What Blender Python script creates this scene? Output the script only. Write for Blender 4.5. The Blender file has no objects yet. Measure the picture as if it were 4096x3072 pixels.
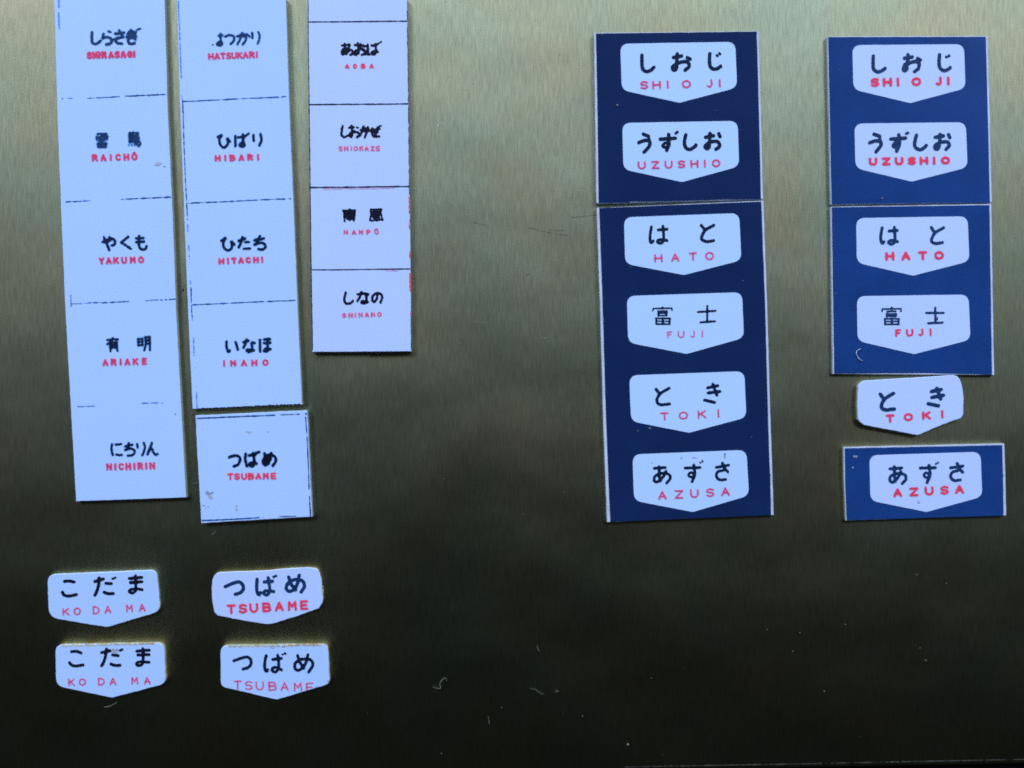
import bpy, math, random
import numpy as np
from mathutils import Vector

sc = bpy.context.scene
random.seed(7)

# ------------------------------------------------------------------ camera
# one Blender unit = 1000 "units" of the photograph's grid on the plate; the frame is 4.096 wide
D = 3.2
cam_d = bpy.data.cameras.new("camera")
cam = bpy.data.objects.new("camera", cam_d)
sc.collection.objects.link(cam)
cam.location = (0, 0, D)
cam.rotation_euler = (0, 0, 0)
cam_d.sensor_width = 36.0
cam_d.lens = 36.0 * D / 4.096
cam_d.clip_start = 0.01
cam_d.clip_end = 100
sc.camera = cam

# ------------------------------------------------------------------ world, lamps, exposure
w = bpy.data.worlds.new("World"); sc.world = w; w.use_nodes = True
bg = w.node_tree.nodes["Background"]
bg.inputs[0].default_value = (0.80, 0.90, 0.95, 1)
bg.inputs[1].default_value = 0.018
sc.view_settings.view_transform = 'Standard'
sc.view_settings.look = 'None'
sc.view_settings.exposure = 0
sc.view_settings.gamma = 1
sc.render.engine = 'CYCLES'
sc.cycles.use_denoising = False
sc.cycles.pixel_filter_type = 'GAUSSIAN'
sc.cycles.filter_width = 2.0
sc.cycles.max_bounces = 6

def area(name, loc, aim, sx, sy, power, col):
    ld = bpy.data.lights.new(name, 'AREA')
    ld.shape = 'RECTANGLE'; ld.size = sx; ld.size_y = sy
    ld.energy = power; ld.color = col
    o = bpy.data.objects.new(name, ld); sc.collection.objects.link(o)
    o.location = loc
    o.rotation_euler = (Vector(aim) - Vector(loc)).to_track_quat('-Z', 'Y').to_euler()
    return o

LC = (0.71, 0.81, 1.0)
area("window_light", (0.5, 31.0, 21.5), (0, 0, 0), 80.0, 21.0, 28800, LC)
area("added_light_left", (-20, 17, 20), (0, 0, 0), 9, 9, 3300, LC)  # added lamp, brightens the metal towards the left, no known source
area("added_light_right", (21, 16, 20), (0, 0, 0), 9, 9, 3300, LC)  # its counterpart, added to lift the right-hand reflections

# ------------------------------------------------------------------ materials
def nodes(m):
    m.use_nodes = True
    nt = m.node_tree
    return nt, nt.nodes, nt.links, nt.nodes["Principled BSDF"]

def plastic(name, col, rough=0.38, var=0.05, scale=3.0, bump=0.0, spec=0.06, grain=0.022):
    m = bpy.data.materials.new(name)
    nt, N, L, P = nodes(m)
    tc = N.new('ShaderNodeTexCoord')
    nz = N.new('ShaderNodeTexNoise'); nz.inputs['Scale'].default_value = scale
    nz.inputs['Detail'].default_value = 5
    L.new(tc.outputs['Object'], nz.inputs['Vector'])
    r = N.new('ShaderNodeValToRGB')
    r.color_ramp.elements[0].position = 0.3; r.color_ramp.elements[1].position = 0.7
    r.color_ramp.elements[0].color = (*[c * (1 - var) for c in col], 1)
    r.color_ramp.elements[1].color = (*[min(1, c * (1 + var)) for c in col], 1)
    L.new(nz.outputs['Fac'], r.inputs['Fac'])
    g = N.new('ShaderNodeTexNoise'); g.inputs['Scale'].default_value = 170; g.inputs['Detail'].default_value = 2
    L.new(tc.outputs['Object'], g.inputs['Vector'])
    g2 = N.new('ShaderNodeMapRange'); g2.inputs['From Min'].default_value = 0.25; g2.inputs['From Max'].default_value = 0.75
    g2.inputs['To Min'].default_value = 1 - grain; g2.inputs['To Max'].default_value = 1 + grain
    L.new(g.outputs['Fac'], g2.inputs['Value'])
    mx = N.new('ShaderNodeVectorMath'); mx.operation = 'SCALE'
    L.new(r.outputs['Color'], mx.inputs[0]); L.new(g2.outputs[0], mx.inputs['Scale'])
    L.new(mx.outputs[0], P.inputs['Base Color'])
    P.inputs['Roughness'].default_value = rough
    P.inputs['Specular IOR Level'].default_value = spec
    if bump:
        n2 = N.new('ShaderNodeTexNoise'); n2.inputs['Scale'].default_value = 120
        L.new(tc.outputs['Object'], n2.inputs['Vector'])
        b = N.new('ShaderNodeBump'); b.inputs['Strength'].default_value = bump
        b.inputs['Distance'].default_value = 0.002
        L.new(n2.outputs['Fac'], b.inputs['Height'])
        L.new(b.outputs['Normal'], P.inputs['Normal'])
    return m

M = {}
M['white_blue'] = plastic("white_plastic", (0.44, 0.625, 1.0), var=0.012, scale=2.0)
M['white_pale'] = plastic("white_plastic_pale", (0.49, 0.625, 0.98), var=0.012, scale=2.0)
M['white_panel'] = plastic("white_panel", (0.46, 0.655, 1.0), var=0.012, scale=2.0)
M['panel_pale'] = plastic("white_panel_pale", (0.50, 0.635, 0.98), var=0.015, scale=2.0)
M['edge_cream'] = plastic("cut_edge_cream", (0.33, 0.36, 0.31), rough=0.6, var=0.08, scale=9)
M['edge_white'] = plastic("cut_edge_white", (0.50, 0.58, 0.74), rough=0.6, var=0.12, scale=14)
M['edge_dark'] = plastic("cut_edge_grey", (0.42, 0.40, 0.40), rough=0.6, var=0.12, scale=14)
M['blue_dark'] = plastic("navy_print", (0.0072, 0.0215, 0.086), rough=0.33, var=0.10, scale=5, bump=0.05, grain=0.12)
M['blue_mid'] = plastic("blue_print", (0.010, 0.046, 0.195), rough=0.33, var=0.10, scale=5, bump=0.05, grain=0.12)
M['ink_navy'] = plastic("navy_ink", (0.005, 0.014, 0.045), rough=0.45, var=0.3, scale=30, spec=0.08)
M['ink_black'] = plastic("black_ink", (0.006, 0.008, 0.022), rough=0.45, var=0.3, scale=30, spec=0.08)
M['ink_blue'] = plastic("blue_ink", (0.008, 0.036, 0.115), rough=0.45, var=0.3, scale=30, spec=0.08)
M['ink_faint'] = plastic("faded_blue_ink", (0.10, 0.27, 0.80), rough=0.45, var=0.25, scale=30)
M['ink_line'] = plastic("thin_line_ink", (0.012, 0.09, 0.34), rough=0.45, var=0.5, scale=14)
M['ink_red'] = plastic("red_ink", (0.78, 0.050, 0.105), rough=0.45, var=0.12, scale=40, spec=0.08)
M['ink_crimson'] = plastic("crimson_ink", (0.66, 0.055, 0.15), rough=0.45, var=0.15, scale=40, spec=0.08)
M['ink_pink'] = plastic("thin_pink_ink", (0.62, 0.10, 0.26), rough=0.45, var=0.15, scale=40, spec=0.08)
M['smear_pink'] = plastic("pink_smear", (0.55, 0.36, 0.62), rough=0.5, var=0.2, scale=30)
M['halo_red'] = plastic("red_halo_sheet", (0.58, 0.40, 0.70), rough=0.5, var=0.05, scale=30)
M['halo_blue'] = plastic("blue_halo_sheet", (0.17, 0.38, 0.80), rough=0.5, var=0.05, scale=30)
M['stain_tan'] = plastic("tan_stain", (0.36, 0.42, 0.52), rough=0.6, var=0.25, scale=40)
M['stain_grey'] = plastic("grey_stain", (0.22, 0.30, 0.45), rough=0.6, var=0.3, scale=40)
M['stain_brown'] = plastic("brown_stain", (0.30, 0.24, 0.14), rough=0.6, var=0.5, scale=30)
M['fibre'] = plastic("lint", (0.12, 0.125, 0.12), rough=0.8, var=0.1)
M['dust'] = plastic("dust", (0.22, 0.225, 0.20), rough=0.9, var=0.2, scale=60)
M['surround'] = plastic("dark_surround", (0.012, 0.013, 0.012), rough=0.7, var=0.2)

def yellow_edge():
    m = bpy.data.materials.new("yellowed_cut_edge")
    nt, N, L, P = nodes(m)
    tc = N.new('ShaderNodeTexCoord')
    nz = N.new('ShaderNodeTexNoise'); nz.inputs['Scale'].default_value = 12; nz.inputs['Detail'].default_value = 6
    L.new(tc.outputs['Object'], nz.inputs['Vector'])
    r = N.new('ShaderNodeValToRGB')
    e = r.color_ramp.elements
    e[0].position = 0.30; e[0].color = (0.24, 0.12, 0.05, 1)
    e[1].position = 0.68; e[1].color = (0.42, 0.42, 0.30, 1)
    k = e.new(0.46); k.color = (0.34, 0.29, 0.14, 1)
    L.new(nz.outputs['Fac'], r.inputs['Fac']); L.new(r.outputs['Color'], P.inputs['Base Color'])
    P.inputs['Roughness'].default_value = 0.65
    return m
M['edge_yellow'] = yellow_edge()

def brushed():
    m = bpy.data.materials.new("brushed_brass_toned_metal")
    nt, N, L, P = nodes(m)
    tc = N.new('ShaderNodeTexCoord')
    def noise(sx, sy, scale, det, rough=0.5):
        mp = N.new('ShaderNodeMapping'); mp.inputs['Scale'].default_value = (sx, sy, 1)
        mp.inputs['Rotation'].default_value = (0, 0, math.radians(1.5))
        L.new(tc.outputs['Object'], mp.inputs['Vector'])
        n = N.new('ShaderNodeTexNoise'); n.inputs['Scale'].default_value = scale
        n.inputs['Detail'].default_value = det; n.inputs['Roughness'].default_value = rough
        L.new(mp.outputs['Vector'], n.inputs['Vector'])
        return n
    fine = noise(190, 15, 1, 3)
    mid = noise(60, 4.5, 1, 3)
    blot = noise(0.8, 1.5, 2.2, 5)
    tint = noise(1, 1, 1.1, 3)
    hue = noise(1, 1, 2.2, 4)
    def ramp(src, p0, c0, p1, c1):
        r = N.new('ShaderNodeValToRGB')
        r.color_ramp.elements[0].position = p0; r.color_ramp.elements[0].color = (*c0, 1)
        r.color_ramp.elements[1].position = p1; r.color_ramp.elements[1].color = (*c1, 1)
        L.new(src.outputs['Fac'], r.inputs['Fac']); return r
    base = ramp(tint, 0.35, (0.343, 0.378, 0.255), 0.65, (0.362, 0.364, 0.240))
    h = ramp(hue, 0.34, (0.965, 1.015, 1.03), 0.66, (1.05, 0.99, 0.94))
    def mul(a, b, f=1.0):
        x = N.new('ShaderNodeMix'); x.data_type = 'RGBA'; x.blend_type = 'MULTIPLY'
        x.inputs[0].default_value = f
        L.new(a, x.inputs[6]); L.new(b, x.inputs[7]); return x.outputs[2]
    s1 = ramp(fine, 0.32, (0.85,) * 3, 0.68, (1.14,) * 3)
    s2 = ramp(mid, 0.30, (0.965,) * 3, 0.70, (1.03,) * 3)
    s3 = ramp(blot, 0.30, (0.94,) * 3, 0.70, (1.06,) * 3)
    c = mul(base.outputs[0], h.outputs[0]); c = mul(c, s1.outputs[0]); c = mul(c, s2.outputs[0]); c = mul(c, s3.outputs[0])
    G = N.new('ShaderNodeBsdfAnisotropic'); G.distribution = 'BECKMANN'
    L.new(c, G.inputs['Color'])
    tg = N.new('ShaderNodeTangent'); tg.direction_type = 'RADIAL'; tg.axis = 'X'
    G.inputs['Anisotropy'].default_value = 0.0
    mr = N.new('ShaderNodeMapRange'); mr.inputs['To Min'].default_value = 0.56; mr.inputs['To Max'].default_value = 0.59
    mr.inputs['From Min'].default_value = 0.3; mr.inputs['From Max'].default_value = 0.7
    L.new(blot.outputs['Fac'], mr.inputs['Value']); L.new(mr.outputs[0], G.inputs['Roughness'])
    b = N.new('ShaderNodeBump'); b.inputs['Strength'].default_value = 0.12; b.inputs['Distance'].default_value = 0.002
    L.new(fine.outputs['Fac'], b.inputs['Height']); L.new(b.outputs['Normal'], G.inputs['Normal'])
    out = [n for n in N if n.type == 'OUTPUT_MATERIAL'][0]
    L.new(G.outputs[0], out.inputs['Surface'])
    N.remove(P)
    return m
M['metal'] = brushed()
M['scratch'] = plastic("scratch_shaded_copy", (0.13, 0.14, 0.115), rough=0.5, var=0.4, scale=25)  # darker scratch colour for the dim part of the plate, shade painted in

M['edge_highlight'] = plastic("painted_edge_highlight", (0.055, 0.06, 0.05), rough=0.6, var=0.5, scale=12)  # rim highlight put into the colour
M['stain_yellow'] = plastic("yellowed_rim", (0.50, 0.50, 0.38), rough=0.6, var=0.25, scale=22)
M['stain_rust'] = plastic("rusty_rim", (0.48, 0.30, 0.16), rough=0.6, var=0.3, scale=22)
M['scratch_lit'] = plastic("scratch_lit_copy", (0.44, 0.46, 0.40), rough=0.5, var=0.2, scale=25)  # paler scratch colour for the bright top of the plate, light painted in
# ------------------------------------------------------------------ geometry helpers
def S(crop, x, y):
    """a point of the layout sheet (crop x0, y0, width) -> plate grid units"""
    k = crop[2] / 2212.0
    return (crop[0] + x * k, crop[1] + y * k)

def P3(x, y, z):
    f = (D - z) / D / 1000.0
    return ((x - 2048) * f, (1536 - y) * f, z)

def link(name, verts, faces, mats, parent=None, midx=None, smooth=False):
    me = bpy.data.meshes.new(name)
    me.from_pydata(verts, [], faces)
    for m in (mats if isinstance(mats, list) else [mats]):
        me.materials.append(m)
    if midx is not None:
        me.polygons.foreach_set('material_index', midx)
    me.update()
    o = bpy.data.objects.new(name, me); sc.collection.objects.link(o)
    if parent is not None:
        o.parent = parent
        o.matrix_parent_inverse = parent.matrix_world.inverted()
    return o

def thing(name, label, cat, at, group=None):
    o = bpy.data.objects.new(name, None); sc.collection.objects.link(o)
    o.empty_display_size = 0.1
    o.location = (*P3(*at, 0)[:2], 0)
    o['label'] = label; o['category'] = cat
    if group: o['group'] = group
    bpy.context.view_layer.update()
    return o

def catmull(pts, n=7):
    if len(pts) < 3: return pts
    p = [np.array(q, float) for q in pts]
    p = [2 * p[0] - p[1]] + p + [2 * p[-1] - p[-2]]
    out = []
    for i in range(1, len(p) - 2):
        for k in range(n):
            t = k / n
            a, b, c, d = p[i - 1], p[i], p[i + 1], p[i + 2]
            out.append(0.5 * (2 * b + (c - a) * t + (2 * a - 5 * b + 4 * c - d) * t * t + (3 * b - a - 3 * c + d) * t ** 3))
    out.append(p[-2])
    return out

def parse(s, crop, r):
    """'x y,x y' points, '/' between strokes, leading '|' = straight corners, '@r' own radius"""
    k = crop[2] / 2212.0
    out = []
    for st in s.split('/'):
        st = st.strip()
        if not st: continue
        rr = r
        if '@' in st:
            st, q = st.split('@'); rr = float(q)
        straight = st.startswith('|')
        pts = [tuple(map(float, q.split())) for q in st.lstrip('|').split(',')]
        pts = [S(crop, *q) for q in pts]
        if len(pts) == 1: pts = [pts[0], (pts[0][0] + 0.5, pts[0][1])]
        if not straight: pts = catmull(pts)
        out.append((np.array(pts, float), rr * k))
    return out

CLIP = [None]
JG = [0.5]
def ink(name, strokes, z, mat, parent, step=2.0, noise=0.7, wave=11.0, melt=1.4, grow=0.0, clip=None):
    """one printed sheet: the outline of the union of round-ended strokes, edges slightly ragged"""
    rmax = max(r for _, r in strokes) + grow + 3
    allp = np.concatenate([p for p, _ in strokes])
    x0, y0 = allp.min(0) - rmax - step; x1, y1 = allp.max(0) + rmax + step
    nx = int((x1 - x0) / step) + 2; ny = int((y1 - y0) / step) + 2
    gx = x0 + np.arange(nx) * step; gy = y0 + np.arange(ny) * step
    X, Y = np.meshgrid(gx, gy)
    acc = np.zeros_like(X)
    for pts, r in strokes:
        bx0, by0 = pts.min(0) - r - 8; bx1, by1 = pts.max(0) + r + 8
        i0 = max(0, int((bx0 - x0) / step)); i1 = min(nx, int((bx1 - x0) / step) + 2)
        j0 = max(0, int((by0 - y0) / step)); j1 = min(ny, int((by1 - y0) / step) + 2)
        xs, ys = X[j0:j1, i0:i1], Y[j0:j1, i0:i1]
        d = np.full(xs.shape, 1e9)
        for a, b in zip(pts[:-1], pts[1:]):
            v = b - a; L2 = max(v @ v, 1e-9)
            t = np.clip(((xs - a[0]) * v[0] + (ys - a[1]) * v[1]) / L2, 0, 1)
            d = np.minimum(d, np.hypot(xs - a[0] - t * v[0], ys - a[1] - t * v[1]))
        acc[j0:j1, i0:i1] += np.exp(np.clip(-(d - r) / melt, -60, 60))
    F = melt * np.log(acc + 1e-30) + grow
    if noise:
        rs = np.random.RandomState(abs(hash((round(x0), round(y0)))) % 100000 if False else (int(x0 * 7 + y0 * 13) % 99991))
        nf = np.zeros_like(F)
        for q in range(7):
            a = rs.rand() * 6.283; l = wave * (0.5 + rs.rand() * 1.4)
            nf += np.sin((X * math.cos(a) + Y * math.sin(a)) * 6.283 / l + rs.rand() * 6.283)
        F = F + nf * noise / 2.6
    if CLIP[0] is not None:
        F = np.minimum(F, CLIP[0](X, Y))
    pos = F > 0
    verts, faces, vid = [], [], {}
    def V(key, x, y):
        i = vid.get(key)
        if i is None:
            i = len(verts); vid[key] = i; verts.append(P3(x, y, z))
        return i
    c = pos[:-1, :-1].astype(int) + pos[:-1, 1:] * 2 + pos[1:, 1:] * 4 + pos[1:, :-1] * 8
    def corner(j, i): return V(('c', j, i), gx[i], gy[j])
    def hedge(j, i):
        t = F[j, i] / (F[j, i] - F[j, i + 1]); return V(('h', j, i), gx[i] + t * step, gy[j])
    def vedge(j, i):
        t = F[j, i] / (F[j, i] - F[j + 1, i]); return V(('v', j, i), gx[i], gy[j] + t * step)
    for j in range(ny - 1):
        row = c[j]; nzs = np.nonzero(row)[0]
        k = 0
        while k < len(nzs):
            i = int(nzs[k]); q = int(row[i])
            if q == 15:
                e = i
                while k + 1 < len(nzs) and nzs[k + 1] == e + 1 and row[e + 1] == 15:
                    k += 1; e += 1
                faces.append((corner(j, i), corner(j + 1, i), corner(j + 1, e + 1), corner(j, e + 1)))
                k += 1; continue
            cyc = []
            b = [q & 1, q & 2, q & 4, q & 8]
            cs = [(j, i), (j, i + 1), (j + 1, i + 1), (j + 1, i)]
            es = [('h', j, i), ('v', j, i + 1), ('h', j + 1, i), ('v', j, i)]
            if q in (5, 10):
                for n_ in range(4):
                    if b[n_]:
                        ea, eb = es[n_ - 1], es[n_]
                        f = [hedge(ea[1], ea[2]) if ea[0] == 'h' else vedge(ea[1], ea[2]), corner(*cs[n_]),
                             hedge(eb[1], eb[2]) if eb[0] == 'h' else vedge(eb[1], eb[2])]
                        faces.append(tuple(reversed(f)))
            else:
                for n_ in range(4):
                    if b[n_]: cyc.append(corner(*cs[n_]))
                    if bool(b[n_]) != bool(b[(n_ + 1) % 4]):
                        ee = es[n_]
                        cyc.append(hedge(ee[1], ee[2]) if ee[0] == 'h' else vedge(ee[1], ee[2]))
                faces.append(tuple(reversed(cyc)))
            k += 1
    if not faces: return None
    return link(name, verts, faces, mat, parent)

def fillet(poly, rad, n=7):
    """rounded corners; rad one number or one per corner (0 = sharp)"""
    out = []
    m = len(poly)
    rads = rad if isinstance(rad, (list, tuple)) else [rad] * m
    for i in range(m):
        a, b, c = (np.array(poly[i - 1], float), np.array(poly[i], float), np.array(poly[(i + 1) % m], float))
        r = rads[i]
        if r <= 0: out.append(tuple(b)); continue
        u = (a - b) / np.linalg.norm(a - b); v = (c - b) / np.linalg.norm(c - b)
        for k in range(n + 1):
            t = k / n
            out.append(tuple((1 - t) ** 2 * (b + u * r) + 2 * t * (1 - t) * b + t * t * (b + v * r)))
    return out

def ragged(poly, every=22.0, amp=0.8, seed=1):
    rs = np.random.RandomState(seed)
    out = []
    m = len(poly)
    for i in range(m):
        a = np.array(poly[i], float); b = np.array(poly[(i + 1) % m], float)
        L_ = np.linalg.norm(b - a); n = max(1, int(L_ / every))
        nrm = np.array([-(b - a)[1], (b - a)[0]]) / max(L_, 1e-9)
        for k in range(n):
            q = a + (b - a) * k / n
            if k: q = q + nrm * rs.randn() * amp * 0.5
            out.append(tuple(q))
    return out

def inset(poly, d):
    """move each vertex inwards by d (outline given clockwise on the sheet)"""
    out = []; m = len(poly)
    P = [np.array(p, float) for p in poly]
    area2 = sum(P[i][0] * P[(i + 1) % m][1] - P[(i + 1) % m][0] * P[i][1] for i in range(m))
    sgn = 1 if area2 > 0 else -1
    for i in range(m):
        t = P[(i + 1) % m] - P[i - 1]; t = t / max(np.linalg.norm(t), 1e-9)
        out.append(tuple(P[i] + sgn * d * np.array([-t[1], t[0]])))
    return out

def slab(name, poly, t, top, edge, parent, bevel=1.6):
    """cut plastic plate with thickness t and a tiny worn arris"""
    m = len(poly)
    f = (D - t) / D / 1000.0
    def at(q, z): return ((q[0] - 2048) * f, (1536 - q[1]) * f, z)
    ins = inset(poly, bevel)
    v = [at(q, t) for q in ins] + [at(q, t - bevel * 0.8 / 1000) for q in poly] + [at(q, 0.0006) for q in poly]
    faces = [tuple(reversed(range(m)))] ; mi = [0]
    for k in (0, 1):
        for i in range(m):
            j = (i + 1) % m
            faces.append((k * m + i, k * m + j, (k + 1) * m + j, (k + 1) * m + i)); mi.append(1 if k else 0)
    faces.append(tuple(range(2 * m, 3 * m))); mi.append(1)
    o = link(name, v, faces, [top, edge], parent, mi)
    fix_normals(o)
    return o

def fix_normals(o):
    import bmesh
    bm = bmesh.new(); bm.from_mesh(o.data)
    bmesh.ops.recalc_face_normals(bm, faces=bm.faces)
    bm.to_mesh(o.data); bm.free()

def sheet(name, poly, z, mat, parent):
    v = [P3(*q, z) for q in poly]
    o = link(name, v, [tuple(range(len(v)))], mat, parent)
    if o.data.polygons[0].normal.z < 0:
        o.data.flip_normals()
    return o

# ------------------------------------------------------------------ Latin skeleton letters (unit box, y down)
LAT = {
 'A': "|0 1,0.5 0,1 1/|0.2 0.66,0.8 0.66", 'B': "|0 0,0 1/0 0,0.7 0.02,0.88 0.25,0.65 0.48,0 0.48/0 0.48,0.75 0.5,1 0.75,0.7 0.99,0 1",
 'C': "0.95 0.18,0.5 0,0.08 0.3,0.08 0.7,0.5 1,0.95 0.82", 'D': "|0 0,0 1/0 0,0.55 0,0.95 0.3,0.95 0.7,0.55 1,0 1",
 'E': "|1 0,0 0,0 1,1 1/|0 0.5,0.85 0.5", 'F': "|1 0,0 0,0 1/|0 0.5,0.8 0.5",
 'G': "0.95 0.18,0.5 0,0.08 0.3,0.08 0.7,0.5 1,0.95 0.85,0.95 0.55/|0.55 0.55,0.95 0.55",
 'H': "|0 0,0 1/|1 0,1 1/|0 0.5,1 0.5", 'I': "|0.5 0,0.5 1", 'J': "0.8 0,0.82 0.7,0.5 1,0.12 0.85",
 'K': "|0 0,0 1/|0.95 0,0.1 0.55/|0.35 0.42,1 1", 'M': "|0 1,0.05 0,0.5 0.6,0.95 0,1 1", 'N': "|0 1,0 0,1 1,1 0",
 'O': "0.5 0,0.9 0.18,1 0.5,0.9 0.82,0.5 1,0.1 0.82,0 0.5,0.1 0.18,0.5 0", 'P': "|0 0,0 1/0 0,0.75 0.02,0.95 0.28,0.7 0.55,0 0.55",
 'R': "|0 0,0 1/0 0,0.75 0.02,0.92 0.26,0.7 0.5,0 0.5/|0.5 0.5,1 1", 'S': "0.95 0.12,0.5 0,0.1 0.15,0.15 0.42,0.8 0.56,0.95 0.82,0.5 1,0.05 0.87",
 'T': "|0 0,1 0/|0.5 0,0.5 1", 'U': "0 0,0 0.6,0.18 0.92,0.5 1,0.82 0.92,1 0.6,1 0", 'Y': "|0 0,0.5 0.5,1 0/|0.5 0.5,0.5 1",
 'Z': "|0 0,1 0,0 1,1 1",
 '^': "|0.35 -0.28,0.6 -0.30", '-': "|0.2 -0.3,0.8 -0.3",
}
NARROW = {'J': 0.8, 'F': 0.75, 'E': 0.85, 'O': 1.05}

def latin(crop, text, xs, ya, yb, h, wd, r):
    out = []
    H = h - 2 * r * 0.85; W = wd - 2 * r * 0.85
    for n, (ch, cx) in enumerate(zip(text, xs)):
        cy = ya + (yb - ya) * (cx - xs[0]) / max(1, xs[-1] - xs[0])
        marks = [ch]
        if ch == 'Q': marks = ['O', '^']
        if ch == 'V': marks = ['U', '-']
        for mk in marks:
            ww = W * NARROW.get(mk, 1)
            for st in LAT[mk].split('/'):
                straight = st.startswith('|')
                pts = []
                for q in st.lstrip('|').split(','):
                    a, b = map(float, q.split())
                    lx = cx + (a - 0.5) * ww; ly = cy + (b - 0.5) * H - (a - 0.5) * ww * 0.035 + 0
                    lx += (b - 0.5) * H * 0.04
                    pts.append(S(crop, lx, ly))
                if not straight and len(pts) > 2: pts = catmull(pts, 5)
                out.append((np.array(pts, float), r * crop[2] / 2212.0))
    return out

# ================================================================== THE SETTING
# metal plate, its rounded lower edge running just inside the foot of the picture, dark surface beyond
def build_plate():
    yl = 3120 + 26; 
    def edge_y(x): return 3122 - (x + 0) * (3122 - 3044) / 4096.0
    xs = np.linspace(-5200, 9300, 30)
    prof = [(0, 0), (4, -0.0012), (9, -0.004), (13, -0.010), (15, -0.018), (15, -0.060)]
    v, f = [], []
    n = len(xs)
    for dy, z in [(-7200, 0)] + prof:
        for x in xs:
            yy = edge_y(x) + dy
            v.append(((x - 2048) / 1000, (1536 - yy) / 1000, z))
    for k in range(len(prof)):
        for i in range(n - 1):
            f.append((k * n + i, k * n + i + 1, (k + 1) * n + i + 1, (k + 1) * n + i))
    o = link('metal_plate', v, f, M['metal'])
    fix_normals(o)
    if o.data.polygons[0].normal.z < 0: o.data.flip_normals()
    for p in o.data.polygons: p.use_smooth = True
    o['kind'] = 'structure'
    o['label'] = 'brushed brass-toned metal plate under all the name strips'
    b = link('dark_surface', [(-9, -9, -0.06), (9, -9, -0.06), (9, 9, -0.06), (-9, 9, -0.06)], [(0, 1, 2, 3)], M['surround'])
    b['kind'] = 'structure'; b['label'] = 'dark surface beyond the lower edge of the metal plate'
    return o
plate = build_plate()

# fine scratches in the plate
SCR = [((1640, 600, 800), "1780 745,1900 735,2060 715", 3), ((1640, 600, 800), "1310 855,1500 905,1750 945", 2.5),
       ((1640, 600, 800), "1550 885,1700 890", 2.5), ((1640, 600, 800), "315 935,340 975", 5), ((1640, 600, 800), "1295 1385,1325 1365", 5),
       ((1640, 600, 800), "690 795,850 835", 2.5), ((1640, 0, 800), "1820 735,1880 750", 4), ((1640, 0, 800), "310 1405,315 1380,350 1360,375 1378", 4),
       ((1640, 0, 800), "780 370,790 460", 3),
       ((1240, 1200, 1200), "1700 280,1760 280,1820 270", 3), ((1240, 1200, 1200), "1195 160,1310 172", 3), ((1240, 1200, 1200), "1085 312,1115 325", 5),
       ((1240, 1200, 1200), "40 440,65 420", 4), ((780, 1980, 560), "270 625,300 600,325 575", 6), ((160, 2500, 600), "950 1210,1030 1195,1130 1140", 6),
       ]
ink('painted_edge_highlight', [(np.array([(2500.0, 3068.0), (2700, 3064), (3100, 3057), (3500, 3049), (4110, 3037)]), 1.5)], 0.0007, M['edge_highlight'], plate, step=1.5, noise=0.9, wave=40)  # painted highlight along the rim, stands in for light caught there
for crop, s, r in SCR:
    ink('scratch', parse(s, crop, r), 0.0008, M['scratch_lit' if crop == (1640, 0, 800) else 'scratch'], plate, step=1.5, noise=0.5, wave=9, melt=0.8)

# ================================================================== NAME STRIPS
BL = 0.0010   # each printed layer lies this far above the one below
def letter_halo(strokes, z, mat, parent):  # faint soft halo round the print, painted as a wider tinted sheet
    return ink('ink_halo', strokes, z, mat, parent, noise=0.8, grow=2.2, melt=2.4)

COUNTS = iter([4, 2, 3, 2, 4, 4, 3, 3, 3, 3, 3, 4, 2, 3, 3, 4, 2, 2, 2, 3, 3, 4, 2, 2, 3, 2, 3, 3, 3, 3])
def characters(strokes, n):
    """strokes of one word -> n characters, by where along the line they stand"""
    cx = np.array([(p[:, 0].min() + p[:, 0].max()) / 2 for p, _ in strokes])
    x0 = min(p[:, 0].min() for p, _ in strokes); x1 = max(p[:, 0].max() for p, _ in strokes)
    c = x0 + (x1 - x0) * (np.arange(n) + 0.5) / n
    for _ in range(8):
        k = np.abs(cx[:, None] - c[None]).argmin(1)
        c = np.array([cx[k == i].mean() if (k == i).any() else c[i] for i in range(n)])
    return [[st for st, q in zip(strokes, k) if q == i] for i in range(n)]

def word(parent, z, jp, lat, jm, lm, jn=0.7, ln=0.8, label=None, red_halo=True, blue_halo=True):
    """jp = (crop, r, strokes) and lat = (crop, text, xs, ya, yb, h, w, r)"""
    crop, r, s = jp
    nm = 'kanji_character' if label == 'kanji' else 'hiragana_character'
    for i, st in enumerate(characters(parse(s, crop, r), next(COUNTS))):
        if not st: continue
        up = 0.00012 * (i % 2)
        if blue_halo: letter_halo(st, z + 0.4 * BL + up, M['halo_blue'], parent)
        ink(nm, st, z + BL + up, M[jm], parent, noise=jn * 0.8, grow=JG[0] if label != 'kanji' else 0.35)
    c, text, xs, ya, yb, h, wd, r = lat
    for i, (ch, cx) in enumerate(zip(text, xs)):
        cy = ya + (yb - ya) * (cx - xs[0]) / max(1, xs[-1] - xs[0])
        ls = latin(c, ch, [cx], cy, cy, h, wd, r)
        up = 0.00012 * (i % 2)
        if red_halo: letter_halo(ls, z + 0.5 * BL + up, M['halo_red'], parent)
        ink('roman_letter', ls, z + BL + up, M[lm], parent, noise=ln * 0.65, melt=1.1, step=1.6, grow=0.35 if r > 8 else 0.1)

def lines(name, parent, z, specs, mat, noise=0.9, wave=24, step=1.6):
    for crop, s, r in specs:
        ink(name, parse(s, crop, r), z, M[mat], parent, step=step, noise=noise, wave=wave, melt=1.0)

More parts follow.
